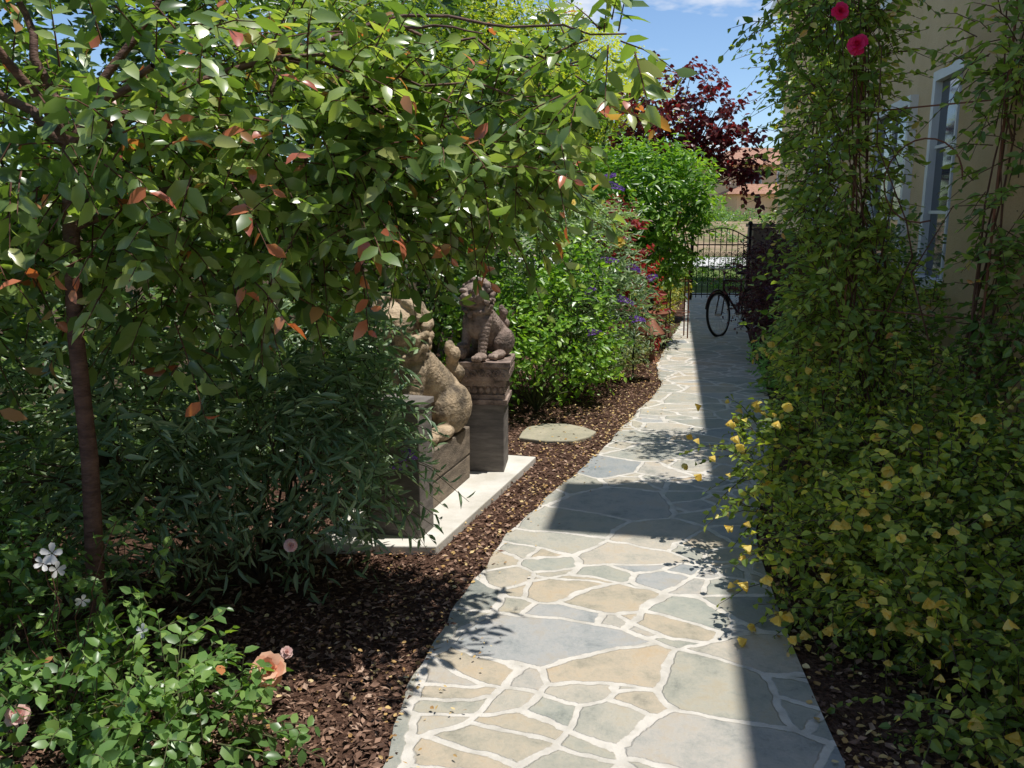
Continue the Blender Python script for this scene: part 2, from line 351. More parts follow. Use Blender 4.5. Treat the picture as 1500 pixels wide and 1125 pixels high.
V=np.stack([np.stack([EL-3.2,Y,np.full(n,.006)],-1),np.stack([ER+1.6,Y,np.full(n,.006)],-1)],1).reshape(-1,3)
F=np.array([[2*j,2*j+1,2*j+3,2*j+2] for j in range(n-2-16)])
mb=MB();mb.add(V,F,M['mulch'])
def scatter(nc,y0,y1,fx,size,mat,tl=(0,1),zmax=.025,ratio=(.3,.9),pw=1.6):
    yy=y0+(y1-y0)*rng.random(nc)**pw
    xx=fx(yy,rng.random(nc))
    zz=rng.uniform(.008,zmax,nc)
    a=rng.uniform(0,6.28,nc)
    d=np.stack([np.cos(a),np.sin(a),rng.normal(0,.25,nc)],-1)
    nr=norm(np.stack([rng.normal(0,.4,nc),rng.normal(0,.4,nc),np.ones(nc)],-1))
    s=rng.uniform(*size,nc)
    leaves(mb,np.stack([xx,yy,zz],-1),d,nr,s,s*rng.uniform(*ratio,nc),mat,rng.uniform(*tl,nc)**1.5,0 if size[1]>.034 else 1,.15,.1)
scatter(32000,1.9,9.5,lambda y,r:lx(y)+.015-1.5*r,(.010,.040),M['chip'],ratio=(.22,.6))
scatter(6000,1.9,9,lambda y,r:rx(y)-.01+1.0*r,(.012,.04),M['chip'])
scatter(2300,2.2,10,lambda y,r:lx(y)+.02-.75*r**1.4,(.012,.024),M['litter'],zmax=.04,ratio=(.5,.9),pw=.8)
scatter(500,2.2,6,lambda y,r:rx(y)-.05+.5*r,(.015,.033),M['litter'],zmax=.04,ratio=(.5,.9))
mb.build('mulch_bed')
mb=MB()
scatter(150,2.0,9,lambda y,r:lx(y)+.25*r**2,(.010,.020),M['litter'],zmax=.03)
mb.v[-1][:,2]+=.016
mb.build('leaf_litter')

mb=MB();a=np.linspace(0,2*math.pi,11)[:-1];rr=rng.uniform(.72,1.15,10)
pts=np.stack([.33+.31*rr*np.cos(a),6.02+.26*rr*np.sin(a)],-1)
V=np.concatenate([np.c_[pts,np.full(10,0)],np.c_[pts,np.full(10,.035)]])
mb.add(V,[np.array([[i,(i+1)%10,10+(i+1)%10,10+i] for i in range(10)]),np.arange(10,20)[None]],M['step'],smooth=False)
mb.build('stepping_stone',bevel=.008)

# ------------------------------------------------------------------ house
ang=-math.atan(.187)
house=bpy.data.objects.new('stucco_house',None);scene.collection.objects.link(house)
house.location=(.28,0,0);house.rotation_euler[2]=ang
WX=2.16
mb=MB();box(mb,(WX+4.5,7.0,3.05),(9,29.5,6.1),M['stucco']);mb.build('walls',house)
mb=MB();box(mb,(1.23+.5,4.77,3.65),(1.0,.77,7.3),M['stucco']);box(mb,(1.23+.5,4.77,7.35),(1.04,.79,.1),M['trim']);mb.build('chimney',house)
mb=MB()
x0,x1,y0,y1=1.77,WX+9.4,-8.2,22.2;z0,z1=6.14,6.32;xr=(x0+x1)/2
box(mb,(xr,(y0+y1)/2,(z0+z1)/2),(x1-x0,y1-y0,z1-z0),M['trim'])
V=[[x0,y0,z1+.003],[x1,y0,z1+.003],[x1,y1,z1+.003],[x0,y1,z1+.003],[xr,y0+4.5,z1+1.7],[xr,y1-4.5,z1+1.7]]
mb.add(V,[np.array([[0,1,4],[2,3,5]]),np.array([[1,2,5,4],[3,0,4,5]])],M['roof'],smooth=False)
mb.build('roof',house)
def window(y,w,zb,h,name,nx=2,nz=3):
    mb=MB();f=.09;X=WX-.03
    box(mb,(X,y,zb+h+f/2),(.10,w+2*f,f),M['trim']);box(mb,(X-.02,y,zb-f/2),(.16,w+2*f+.06,f),M['trim'])
    for s in(-1,1): box(mb,(X,y+s*(w/2+f/2),zb+h/2),(.10,f,h),M['trim'])
    box(mb,(WX-.005,y,zb+h/2),(.02,w,h),M['glass'])
    for i in range(1,nx): box(mb,(WX-.03,y-w/2+w*i/nx,zb+h/2),(.03,.035,h),M['trim'])
    for i in range(1,nz):
        for q in range(nx): box(mb,(WX-.028,y-w/2+w*(q+.5)/nx,zb+h*i/nz),(.024,w/nx-.04,.03),M['trim'])
    mb.build(name,house)
window(10.6,1.5,.95,1.75,'window_1');window(15.3,2.6,.95,1.9,'window_2',4);window(10.6,1.3,4.0,1.3,'window_3');window(15.5,1.6,4.0,1.3,'window_4');window(8.3,1.2,1.0,1.8,'window_5')

dh=bpy.data.objects.new('tile_roof_house',None);scene.collection.objects.link(dh);dh.location=(20.0,66,0);dh.rotation_euler[2]=math.radians(14)
mb=MB();box(mb,(0,0,2.4),(13,9,4.8),M['stucco']);box(mb,(-4,-5.2,1.4),(5,1.6,2.8),M['stucco']);mb.build('walls',dh)
mb=MB()
def hip(cx,cy,hx,hy,z,h,r):
    V=[[cx-hx,cy-hy,z],[cx+hx,cy-hy,z],[cx+hx,cy+hy,z],[cx-hx,cy+hy,z],[cx-r,cy,z+h],[cx+r,cy,z+h]]
    mb.add(V,[np.array([[0,1,5,4],[2,3,4,5]]),np.array([[3,0,4],[1,2,5]]),np.array([[3,2,1,0]])],M['roof'],smooth=False)
hip(0,0,7.1,5.1,4.8,1.5,3.2);hip(-4,-5.2,3,1.4,2.8,.7,1.5);mb.build('roof',dh)
mb=MB()
for cx in(-4.5,-2.2,.4,3.4):
    z=3.2
    box(mb,(cx,-4.53,z+.55),(1.15,.08,1.35),M['trim'])
    for q in(-1,1): box(mb,(cx+q*.27,-4.60,z+.55),(.46,.05,1.12),M['glass'])
mb.build('windows',dh)

M['trim2']=noisemat('mortar',[(.3,(.2,.17,.14)),(.7,(.26,.22,.18))],20)
def blockwall(name,x0,x1,y,t,h,cap=True):
    mb=MB();bl=.4;bh=.19;r=0;z=0
    box(mb,((x0+x1)/2,y,h/2-.01),(x1-x0-.02,t-.02,h-.02),M['trim2'])
    while z+bh<=h+.01:
        x=x0-(.2 if r%2 else 0)
        while x<x1-.01:
            a=max(x,x0);b=min(x+bl,x1)
            if b-a>.03: box(mb,((a+b)/2,y,z+bh/2),(b-a-.008,t,bh-.008),M['cmu'])
            x+=bl
        z+=bh;r+=1
    if cap: box(mb,((x0+x1)/2,y,z+.035),(x1-x0+.05,t+.06,.06),M['cmu'])
    mb.build(name)
blockwall('block_pillar',4.38,4.80,15.9,.42,1.34)
blockwall('block_wall',4.83,5.6,15.9,.2,1.15)
mb=MB();box(mb,(0,0,.9),(.2,20,1.8),M['cmu']);box(mb,(0,0,1.84),(.28,20,.07),M['cmu']);mb.build('block_wall',loc=(-3.2,8,0),rotz=ang)

# gate
mb=MB();gx0,gx1,gy=3.28,4.32,15.7
for x in(gx0,gx1): box(mb,(x,gy,.68),(.05,.05,1.36),M['iron']);ell(mb,(x,gy,1.40),.045,M['iron'],10)
nb=10
for z in(.12,.62,1.02): box(mb,((gx0+gx1)/2,gy,z),(gx1-gx0-.05,.022,.022),M['iron'])
for i in range(1,nb):
    x=gx0+(gx1-gx0)*i/nb;h=1.12+.2*math.sin(math.pi*i/nb)
    tubes(mb,[[x,gy,.06],[x,gy,h]],.008,M['iron'],6)
t=np.linspace(0,1,16);tubes(mb,np.stack([gx0+(gx1-gx0)*t,np.full(16,gy),1.12+.2*np.sin(math.pi*t)],-1),.011,M['iron'],6)
for i in range(nb):
    cx=gx0+(gx1-gx0)*(i+.5)/nb;a=np.linspace(0,4.5*math.pi,30);r=.045*(1-a/(5.2*math.pi))
    for zz in(.82,.37): tubes(mb,np.stack([cx+r*np.cos(a),np.full(30,gy),zz+r*1.7*np.sin(a)],-1),.005,M['iron'],4)
mb.build('wrought_iron_gate')

# beyond gate
mb=MB();mb.add([[-30,25,.012],[60,25,.012],[60,31,.012],[-30,31,.012]],np.array([[0,1,2,3]]),M['paving']);mb.build('pavement')
mb=MB();gx=np.linspace(-60,90,70);gy_=np.linspace(31.5,60,18)
X2,Y2=np.meshgrid(gx,gy_);Z2=np.clip((Y2-31.5)/11,0,1)**1.3*1.15+.12*np.sin(X2*.7)*np.sin(Y2*.5)*np.clip((Y2-32)/6,0,1)-.02
k=70;F=np.array([[j*k+i,j*k+i+1,(j+1)*k+i+1,(j+1)*k+i] for j in range(17) for i in range(69)])
mb.add(np.stack([X2,Y2,Z2],-1).reshape(-1,3),F,M['bank']);mb.build('hill')
mb=MB();bl=[]
for i in range(38):
    x=rng.uniform(2,22);y=rng.uniform(34,52);z=min((y-31.5)/11,1)**1.3*1.1;r=rng.uniform(.4,1.0);bl.append((x,y,z+r*.3,r*1.2,r,r*.6,60))
foliage(mb,bl,.15,.6,6,.3,M['rose'],None,0,seed=4)
bl=[(x,60+rng.uniform(-3,2),1.5,1.3,1.2,rng.uniform(.5,.9),100) for x in(11,13,15.5,18,21,24)]
foliage(mb,bl,.18,.6,6,.4,M['yellowsh'],None,0,seed=5)
mb.build('hillside_shrubs')
mb=MB();bl=[(x,18.5+rng.uniform(-.3,.8),.32,.55,.5,.38,200) for x in np.arange(2.0,7.2,.6)]
foliage(mb,bl,.055,.6,7,.15,M['bright'],None,0,seed=6);mb.build('low_hedge')
mb=MB();bl=[]
for x in np.arange(-60,70,5.):
    if 12<x<26: continue
    r=rng.uniform(2.2,3.4);bl.append((x,80+rng.uniform(-4,6),r*.8,3.2,2.5,r,200))
foliage(mb,bl,.5,.6,6,.9,M['deepgreen'],None,0,seed=7);mb.build('background_trees')

# ------------------------------------------------------------------ statues
def lion(name,mat,loc,rz,sc):
    mb=MB();E=lambda c,r,s=14:ell(mb,np.array(c)*sc,np.array(r)*sc if np.ndim(r) else r*sc,mat,s)
    def cap(p0,p1,r0,r1,n=9):
        for t in np.linspace(0,1,n): E(np.array(p0)*(1-t)+np.array(p1)*t,r0*(1-t)+r1*t)
    cap((0,.20,.19),(0,-.06,.42),.165,.15);cap((0,-.06,.42),(0,-.10,.55),.15,.12)
    E((0,-.13,.36),(.13,.10,.16))
    for s in(-1,1):
        E((s*.13,.17,.15),(.085,.17,.15));E((s*.17,.0,.045),(.055,.12,.045))
        cap((s*.10,-.12,.40),(s*.10,-.19,.10),.065,.045);
        for q in(-1,0,1): E((s*.17+q*.032,-.10,.035),(.022,.035,.03),8)
        E((s*.055,-.285,.70),(.045,.03,.025));E((s*.055,-.275,.665),(.026,.024,.024))
        E((s*.13,-.13,.73),(.03,.045,.055));
    E((.10,-.22,.045),(.062,.085,.045));
    for q in(-1,0,1): E((.10+q*.037,-.29,.035),(.024,.03,.03),8)
    E((-.11,-.26,.075),.075);E((-.10,-.24,.15),(.055,.07,.035))
    E((0,-.16,.65),(.14,.14,.125));E((0,-.28,.635),(.085,.075,.045));E((0,-.26,.565),(.075,.07,.028));E((0,-.345,.655),(.035,.025,.025),8)
    r=np.random.default_rng(3)
    for i in range(170):   # curly mane
        th=r.uniform(-.35,math.pi+.35);ph=r.uniform(-1.0,1.4)
        c=np.array([math.cos(th)*math.cos(ph)*.17,-.13+math.sin(th)*math.cos(ph)*.165,.62+math.sin(ph)*.18]);E(c,r.uniform(.020,.034),8)
    for i in range(16):
        a=i/16*2*math.pi;E((.13*math.cos(a),-.11+.12*math.sin(a),.49),(.03,.03,.02),8)
    E((0,-.25,.46),.032,8)
    for i in range(9): t=i/8;E((.02*math.sin(i*2),.34+.05*math.sin(t*3),.16+.30*t),(.07*(1-.6*t),.045,.05),8)
    for i in range(5): E((0,.12+.045*i*.8,.50-.07*i),(.035,.03,.03),8)
    o=mb.build(name,loc=loc,rotz=rz)
    rm=o.modifiers.new('Remesh','REMESH');rm.mode='VOXEL';rm.voxel_size=.0065*sc;rm.use_smooth_shade=True
    s=o.modifiers.new('Smooth','SMOOTH');s.iterations=1
    return o
pr=-math.atan(.3)
mb=MB();mb.add([[-.95,3.82,0],[-.36,3.80,0],[.155,5.31,0],[-.62,5.5,0],[-.95,3.82,.05],[-.36,3.80,.05],[.155,5.31,.05],[-.62,5.5,.05]],np.array([[0,1,5,4],[1,2,6,5],[2,3,7,6],[3,0,4,7],[4,5,6,7]]),M['slab'],smooth=False)
mb.build('concrete_slab',bevel=.006)
mb=MB()
box(mb,(0,0,.09),(.44,.66,.14),M['blocks']);box(mb,(.004,.004,.165),(.425,.645,.012),M['pillar']);box(mb,(0,0,.253),(.445,.655,.164),M['blocks'])
mb.build('stone_plinth',loc=(-.555,4.62,.03),rotz=pr,bevel=.006)
lion('guardian_lion_statue',M['statue'],(-.54,4.62,.362),pr-.25,1.0)
mb=MB();box(mb,(0,0,.33),(.30,.17,.66),M['pillar']);box(mb,(0,0,.675),(.32,.19,.03),M['pillar']);mb.build('stone_post',loc=(-.56,4.02,.03),rotz=pr,bevel=.005)
mb=MB();box(mb,(0,0,.21),(.27,.27,.42),M['pillar']);mb.build('stone_pedestal',loc=(-.17,5.12,.05),rotz=pr+.2,bevel=.006)
mb=MB()
for z,h,w in[(.015,.03,.31),(.045,.03,.285),(.085,.05,.25),(.13,.04,.29),(.19,.08,.33),(.245,.03,.35)]: box(mb,(0,0,z),(w,w,h-.001),M['statue2'])
for s in range(4):
    c,sn=math.cos(s*math.pi/2),math.sin(s*math.pi/2)
    for i in range(-3,4):
        a=np.linspace(0,4*math.pi,22);r=.020*(1-a/(5*math.pi))
        x=i*.045+r*np.cos(a);z=.19+r*1.3*np.sin(a);y=np.full(22,-.168)
        tubes(mb,np.stack([c*x-sn*y,sn*x+c*y,z],-1),.006,M['statue2'],5)
        xx,yy=i*.04,-.128;ell(mb,(c*xx-sn*yy,sn*xx+c*yy,.085),(.018,.018,.024),M['statue2'],8)
mb.build('carved_stone_base',loc=(-.17,5.12,.472),rotz=pr+.2,bevel=.004)
lion('guardian_lion_statue',M['statue2'],(-.17,5.12,.732),pr-.25,.60)

# ------------------------------------------------------------------ garden objects
mb=MB()
for (x,y,h) in[(1.17,8.1,.62)]:
    tubes(mb,[[x,y,0],[x,y,h]],.009,M['iron'],6)
    tubes(mb,[[x,y,h-.02],[x+.03,y,h+.05],[x+.11,y,h+.07],[x+.16,y,h-.0]],.007,M['iron'],6)
    lathe(mb,[(.004,h+.0),(.03,h-.02),(.07,h-.08),(.13,h-.15),(.14,h-.165),(.12,h-.155),(.03,h-.09)],(x+.16,y,0),M['rust'],20)
    lathe(mb,[(.02,h-.09),(.03,h-.13),(.02,h-.17),(.003,h-.175)],(x+.16,y,0),M['iron'],10)
mb.build('path_light')
mb=MB();x,y=1.52,9.15
lathe(mb,[(.09,0),(.07,.03),(.025,.08),(.022,.42),(.05,.47),(.14,.50),(.17,.54),(.165,.545),(.10,.52),(.003,.505)],(x,y,0),M['rust'],20)
mb.build('bird_bath')
mb=MB();ox,oy=2.12,10.9
for i in range(4):
    a=math.pi/4+i*math.pi/2;tubes(mb,[[ox+.17*math.cos(a),oy+.17*math.sin(a),0],[ox+.15*math.cos(a),oy+.15*math.sin(a),1.1],[ox+.02*math.cos(a),oy+.02*math.sin(a),1.55]],.009,M['rust'],6)
for z in(.35,.75,1.1):
    a=np.linspace(0,2*math.pi,17);tubes(mb,np.stack([ox+.16*np.cos(a),oy+.16*np.sin(a),np.full(17,z)],-1),.006,M['rust'],5)
ell(mb,(ox,oy,1.58),.035,M['rust'],10);mb.build('garden_obelisk')

mb=MB();
def wheel(cx):
    a=np.linspace(0,2*math.pi,41);R=.33
    tubes(mb,np.stack([cx+R*np.cos(a),0*a,R+.0+R*np.sin(a)],-1),.019,M['rubber'],8)
    tubes(mb,np.stack([cx+(R-.025)*np.cos(a),0*a,R+(R-.025)*np.sin(a)],-1),.010,M['chrome'],6)
    for i in range(24):
        b=i*2*math.pi/24;tubes(mb,[[cx,.02*(-1)**i,R],[cx+(R-.03)*math.cos(b),0,R+(R-.03)*math.sin(b)]],.0016,M['chrome'],3)
    tubes(mb,[[cx,-.05,R],[cx,.05,R]],.02,M['chrome'],8)
    a=np.linspace(.3,math.pi-.3,14);V=np.stack([cx+(R+.04)*np.cos(a),0*a,R+(R+.04)*np.sin(a)],-1);tubes(mb,V,.016,M['bikepaint'],6)
wheel(0);wheel(1.06)
T=lambda p,r,mt='bikepaint',s=8:tubes(mb,p,r,M[mt],s)
bbx=(.44,0,.29);st=(.30,0,.80);hd=(.84,0,.84);hb=(.87,0,.70)
T([bbx,st],.017);T([hb,bbx],.019);T([st,hd],.016);T([hd,hb],.02)
for s in(-1,1):
    T([(0,s*.055,.33),(.44,s*.03,.29)],.009);T([(0,s*.055,.33),(.30,s*.02,.74)],.008);T([hb,(.93,s*.05,.60),(1.06,s*.055,.33)],.011)
T([(.30,0,.80),(.275,0,.90)],.013,'chrome');T([hd,(.82,0,.95),(.86,0,1.0)],.014,'chrome')
T([(.70,-.30,1.02),(.80,-.25,1.05),(.87,-.1,1.01),(.87,.1,1.01),(.80,.25,1.05),(.70,.30,1.02)],.012,'chrome')
for s in(-1,1):T([(.62,s*.31,1.01),(.72,s*.295,1.022)],.017,'rubber')
ell(mb,(.22,0,.93),(.10,.085,.035),M['rubber']);ell(mb,(.35,0,.93),(.10,.035,.025),M['rubber'])
a=np.linspace(0,2*math.pi,25);T(np.stack([.44+.09*np.cos(a),0*a+.04,.29+.09*np.sin(a)],-1),.006,'chrome',5)
T([(.44,.06,.29),(.52,.06,.16)],.010,'chrome');T([(.44,-.06,.29),(.36,-.06,.42)],.010,'chrome');box(mb,(.52,.11,.155),(.09,.08,.02),M['rubber']);box(mb,(.36,-.11,.425),(.09,.08,.02),M['rubber'])
T([(.44,.045,.38),(0,.045,.37)],.004,'iron',4);T([(.44,.045,.20),(0,.045,.29)],.004,'iron',4)
o=mb.build('bicycle',loc=(3.30,11.60,.02),rotz=math.atan2(-.72,-.70));o.rotation_euler[0]=math.radians(6);o.scale=(.82,.82,.85)

# ------------------------------------------------------------------ plants : left side
mb=MB()
tr=np.array([[-1.40,2.69,0],[-1.405,2.69,.4],[-1.39,2.70,.8],[-1.40,2.71,1.2],[-1.375,2.70,1.55],[-1.36,2.71,1.80]])
tubes(mb,tr,[.036,.031,.028,.026,.025,.022],M['bark'],10)
fk=tr[-1]
main=np.array([[-1.55,2.8,2.35],[-1.05,2.85,2.3],[-.75,2.95,2.1],[-1.5,2.4,2.2],[-.5,3.2,2.25],[-1.9,2.9,2.1],[-1.0,2.5,2.0]])
limbs(mb,fk,main,.018,.008,M['bark'],8,.06,.02,7)
limbs(mb,tr[4],[[-1.1,3.0,2.0],[-.8,2.8,1.75]],.015,.006,M['bark'],8,.06,.02,6)
ends=np.array([[.38,3.0,2.18],[.3,3.3,2.05],[.1,2.95,1.95],[.15,3.4,1.85],[-.1,3.1,2.2],[-.2,3.0,1.75],[-.9,2.8,1.35],[-.1,3.4,1.7]])
limbs(mb,main[[4,4,2,2,4,2,2,4]],ends,.007,.003,M['bark'],8,.08,.03,5)
foliage(mb,[(-.78,2.95,1.85,.68,.45,.44,370),(-1.5,2.85,1.95,.65,.5,.48,280),(-.22,3.2,1.82,.42,.4,.33,180),(-1.05,2.9,1.5,.45,.35,.35,150),(.12,3.2,1.98,.24,.3,.18,42),(-.08,3.25,1.72,.22,.28,.16,34),(-1.95,2.8,1.6,.4,.4,.6,130),(-.50,3.1,1.58,.22,.3,.16,40),(-2.2,3.0,2.1,.4,.4,.4,80),(.34,3.0,2.16,.12,.14,.07,13),(.22,2.75,2.02,.12,.14,.07,8)],
  .088,.54,8,.25,M['plum'],M['redtwig'],2,droop=.25,up=.15,red=.15,shell=.2,ldroop=.35,seed=21,tw_r=.0022,curl=.25,nj=.65,gap=-.75,freq=7)
mb.build('plum_tree')

mb=MB()
bl=[(-3.3,3.3,1.4,.8,.8,1.7,800),(-2.9,4.0,1.6,.8,.7,1.8,800),(-2.3,4.7,1.7,.8,.7,1.9,850),(-1.75,5.4,1.8,.75,.7,1.9,850),(-1.2,6.3,1.9,.75,.7,1.9,800),(-.75,7.4,1.8,.75,.7,1.8,700),(-.35,8.7,1.7,.7,.7,1.7,550),(.2,10.2,1.6,.7,.8,1.6,450),(.8,11.8,1.6,.8,.9,1.6,400),(1.4,13.6,1.5,.8,.9,1.5,350),(-4.0,3.2,1.6,.8,.8,1.8,500)]
foliage(mb,bl,.088,.5,8,.28,M['hedge'],None,1,seed=31,gap=-1.3,freq=6,ldroop=.3,shell=.6)
for b in bl: limbs(mb,(b[0],b[1],0),np.array(b[:3])+rng.normal(0,.35,(8,3))*[1,1,1.5],.03,.006,M['twig'],6,.05,.04)
mb.build('privet_hedge')

mb=MB()
bl=[(-1.00,3.5,.70,.48,.36,.48,250),(-1.5,3.35,.8,.5,.45,.6,240),(-.78,3.65,1.0,.24,.25,.22,85),(-.70,3.45,.62,.26,.25,.34,110),(-1.95,3.3,.7,.5,.5,.65,170)]
P=foliage(mb,bl,.088,.26,10,.28,M['grey'],M['greentwig'],1,seed=41,droop=.5,up=.25,shell=.15,ldroop=.25,spread=.9,curl=.3,twm=3,nj=.7)
limbs(mb,(-1.1,3.5,0),P[rng.integers(0,len(P),40)],.008,.003,M['twig'],7,.1,.04,4)
def panicle(mb,p,d,L,mat,n=90):
    d=norm(d);t=rng.random(n);a=norm(np.cross(d,norm(rng.normal(size=(n,3)))))
    q=np.array(p)+d*L*t[:,None]-np.array([0,0,1])*(.25*L*t**2)[:,None]+a*(.019*(1-t)+.004)[:,None]
    leaves(mb,q,a+d*.3,norm(rng.normal(size=(n,3))),.013,.012,mat,rng.random(n),0,.2,.1)
for p in[(-.46,3.48,.60),(-.50,3.46,.57)]: panicle(mb,p,(.6,-.3,-.1),.06,M['f_purple'],60)
mb.build('butterfly_bush')

mb=MB()
P=foliage(mb,[(-1.02,2.28,.20,.30,.24,.20,110),(-.85,2.10,.14,.22,.2,.14,50),(-1.25,2.05,.2,.3,.2,.2,70)],.050,.72,7,.15,M['rose'],M['greentwig'],2,seed=51,shell=.1,red=.06,ldroop=.2)
limbs(mb,(-1.0,2.3,0),P[rng.integers(0,len(P),16)],.005,.002,M['greentwig'],6,.1,.03,5)
def rose(mb,c,s,mat,ax=(.2,-.7,.7)):
    c=np.array(c)
    for (o,f,pt,cu) in[(.08,.62,3,-.3),(.22,.72,4,-.25),(.42,.85,5,-.1),(.72,1,5,.15),(1.05,1.1,6,.35),(1.35,1.05,5,.4)]: flowers(mb,c,norm(ax),np.array([s*f]),mat,pt,o,.95,.5,cu,3,.25)
rose(mb,(-.72,2.3,.275),.046,M['f_peach']);limbs(mb,(-.95,2.3,0),[(-.72,2.31,.27)],.004,.0025,M['greentwig'])
rose(mb,(-.80,2.9,.42),.022,M['f_palepink'],(.3,-.5,.3));rose(mb,(-.72,2.5,.22),.018,M['f_palepink']);rose(mb,(-1.38,2.15,.22),.03,M['f_palepink'])
mb.build('rose_bush')
mb=MB()
P=foliage(mb,[(-1.6,2.55,.32,.40,.3,.33,200),(-1.95,2.6,.6,.4,.4,.5,200)],.048,.62,7,.16,M['rose'],M['greentwig'],1,seed=52,shell=.1,twm=3)
limbs(mb,(-1.6,2.5,0),P[rng.integers(0,len(P),20)],.005,.002,M['greentwig'],6,.1,.03,5)
mb.build('leafy_shrub')
mb=MB()
pts=np.array([(-1.32,2.3,.64),(-1.36,2.32,.60),(-1.30,2.28,.60),(-1.08,2.3,.40),(-1.22,2.25,.52),(-1.44,2.3,.45),(-1.15,2.35,.72)])
limbs(mb,(-1.35,2.35,0),pts,.003,.0015,M['redtwig'],8,.12,.03,4)
flowers(mb,pts[:5],norm(rng.normal(0,.4,(5,3))+[.3,-.8,.4]),np.array([.032,.026,.024,.022,.02]),M['f_white'],5,1.15,.62,.5)
foliage(mb,[(-1.35,2.35,.2,.15,.12,.18,40)],.035,.3,5,.12,M['fern'],M['greentwig'],1,seed=53)
mb.build('gaura_plant')

mb=MB()
P=foliage(mb,[(.20,6.75,.70,.50,.45,.55,480),(.55,7.1,.45,.40,.35,.40,280),(-.25,6.5,.8,.45,.4,.7,320),(.45,6.9,1.15,.25,.3,.25,90)],.060,.62,6,.24,M['bright'],None,1,seed=61,shell=.2,gap=-.35,freq=7,up=.6)
limbs(mb,(.2,6.8,0),P[rng.integers(0,len(P),30)],.007,.003,M['greentwig'],6,.1,.03,4);mb.build('rose_bush')
mb=MB()
P=foliage(mb,[(.60,7.6,1.20,.55,.5,.65,480),(.10,7.4,1.5,.5,.5,.75,340),(1.0,7.8,.85,.28,.3,.4,110)],.085,.25,9,.28,M['grey'],None,1,seed=62,droop=.6,up=.5,shell=.2,gap=-.6)
limbs(mb,(.6,7.7,0),P[rng.integers(0,len(P),40)],.008,.003,M['greentwig'],7,.12,.03,4)
for q in[(.25,7.0,1.95),(.38,7.0,2.0),(.72,7.1,1.85),(.80,7.2,1.82),(1.0,7.3,1.15),(1.22,7.6,1.02),(.75,7.2,1.2),(.6,7.0,.95),(.88,7.1,.9),(1.0,7.1,.72),(.62,7.0,.62),(.3,7.0,1.7)]: panicle(mb,q,(rng.uniform(.1,.8),-.5,rng.uniform(-.2,.6)),.16,M['f_purple'],150)
rose(mb,(.45,6.9,1.68),.05,M['f_yellow']);rose(mb,(.9,7.3,1.35),.05,M['f_yellow'])
mb.build('butterfly_bush')
mb=MB();foliage(mb,[(1.05,8.8,1.42,.22,.25,.22,80),(1.25,8.9,1.0,.2,.2,.2,50),(1.55,9.4,.5,.12,.2,.3,30)],.08,.6,7,.18,M['redrose'],None,1,seed=63,shell=.1)
limbs(mb,(1.1,8.9,0),[(1.05,8.8,1.4),(1.25,8.9,1.0),(1.1,8.7,1.2)],.007,.003,M['redtwig']);mb.build('red_leaf_shrub')
mb=MB();foliage(mb,[(.92,8.1,.16,.28,.22,.18,170),(.6,8.3,.25,.35,.3,.25,170),(1.2,8.7,.2,.22,.3,.2,100),(1.55,9.9,.3,.3,.4,.3,170)],.05,.35,8,.13,M['varieg'],None,1,seed=64,shell=.1,up=.8);mb.build('border_perennials')
mb=MB();foliage(mb,[(2.25,12.6,.45,.3,.4,.4,240),(1.9,11.6,.35,.3,.3,.3,160)],.05,.55,7,.14,M['yellowsh'],None,1,seed=65,shell=.3);mb.build('golden_shrub')
mb=MB()
P=foliage(mb,[(1.45,10.5,1.72,.85,.75,.76,850),(1.95,10.4,1.66,.50,.5,.52,330),(1.2,10.3,1.25,.5,.5,.5,300),(1.8,10.3,1.12,.4,.4,.34,180)],.11,.42,7,.24,M['bright'],None,1,seed=71,shell=.45,gap=-.8,freq=6,ldroop=.3)
tubes(mb,[[1.75,10.6,0],[1.73,10.58,.5],[1.76,10.55,1.0],[1.74,10.5,1.3]],[.045,.038,.034,.03],M['twig'],8)
limbs(mb,(1.75,10.55,1.0),P[rng.integers(0,len(P),26)],.016,.004,M['twig'],7,.05,.03);mb.build('citrus_tree')
mb=MB()
P=foliage(mb,[(2.25,13.2,3.15,.75,.7,.55,110),(2.95,13.1,2.95,.52,.5,.55,85),(3.25,12.8,2.45,.26,.4,.35,45),(1.9,13.3,2.6,.5,.5,.5,70),(2.7,13.1,2.4,.45,.5,.4,60),(3.42,12.8,2.1,.14,.3,.25,22)],.10,.92,7,.34,M['redbud'],M['redtwig'],1,seed=72,shell=.1,ldroop=.6,tw_r=.004,droop=.25,twm=3)
tubes(mb,[[2.4,13.4,0],[2.38,13.4,.8],[2.45,13.35,1.6],[2.5,13.3,2.0]],[.06,.05,.045,.04],M['bark'],8)
limbs(mb,(2.47,13.33,1.8),P[rng.integers(0,len(P),34)],.018,.005,M['bark'],8,.06,.03);mb.build('redbud_tree')
def bigtree(name,base,fork,blobs,L,rat,k,tw,ml,seed,**kw):
    mb=MB();P=foliage(mb,blobs,L,rat,k,tw,ml,None,0,seed=seed,**kw)
    b=np.array([*base,0.]);f=np.array(fork,float)
    tubes(mb,np.stack([b*(1-t)+f*t+[.04*math.sin(t*5),.03*math.cos(t*4),0] for t in np.linspace(0,1,6)]),np.linspace(.11,.07,6),M['twig'],10)
    limbs(mb,f,P[rng.integers(0,len(P),36)],.035,.006,M['twig'],8,.05,.03);mb.build(name)
bigtree('elm_tree',(-.4,12.3),(-.35,12.2,1.8),[(-.3,12,3.1,1.2,1.1,1.3,1000),(.6,12.2,2.7,.8,.8,.9,560),(-1.4,11.5,3.4,1.1,1,1.4,650),(-1.2,9.6,3.2,.9,.9,1.0,600)],.11,.5,8,.34,M['deepgreen'],81,gap=-.8,freq=3.5,shell=.3)
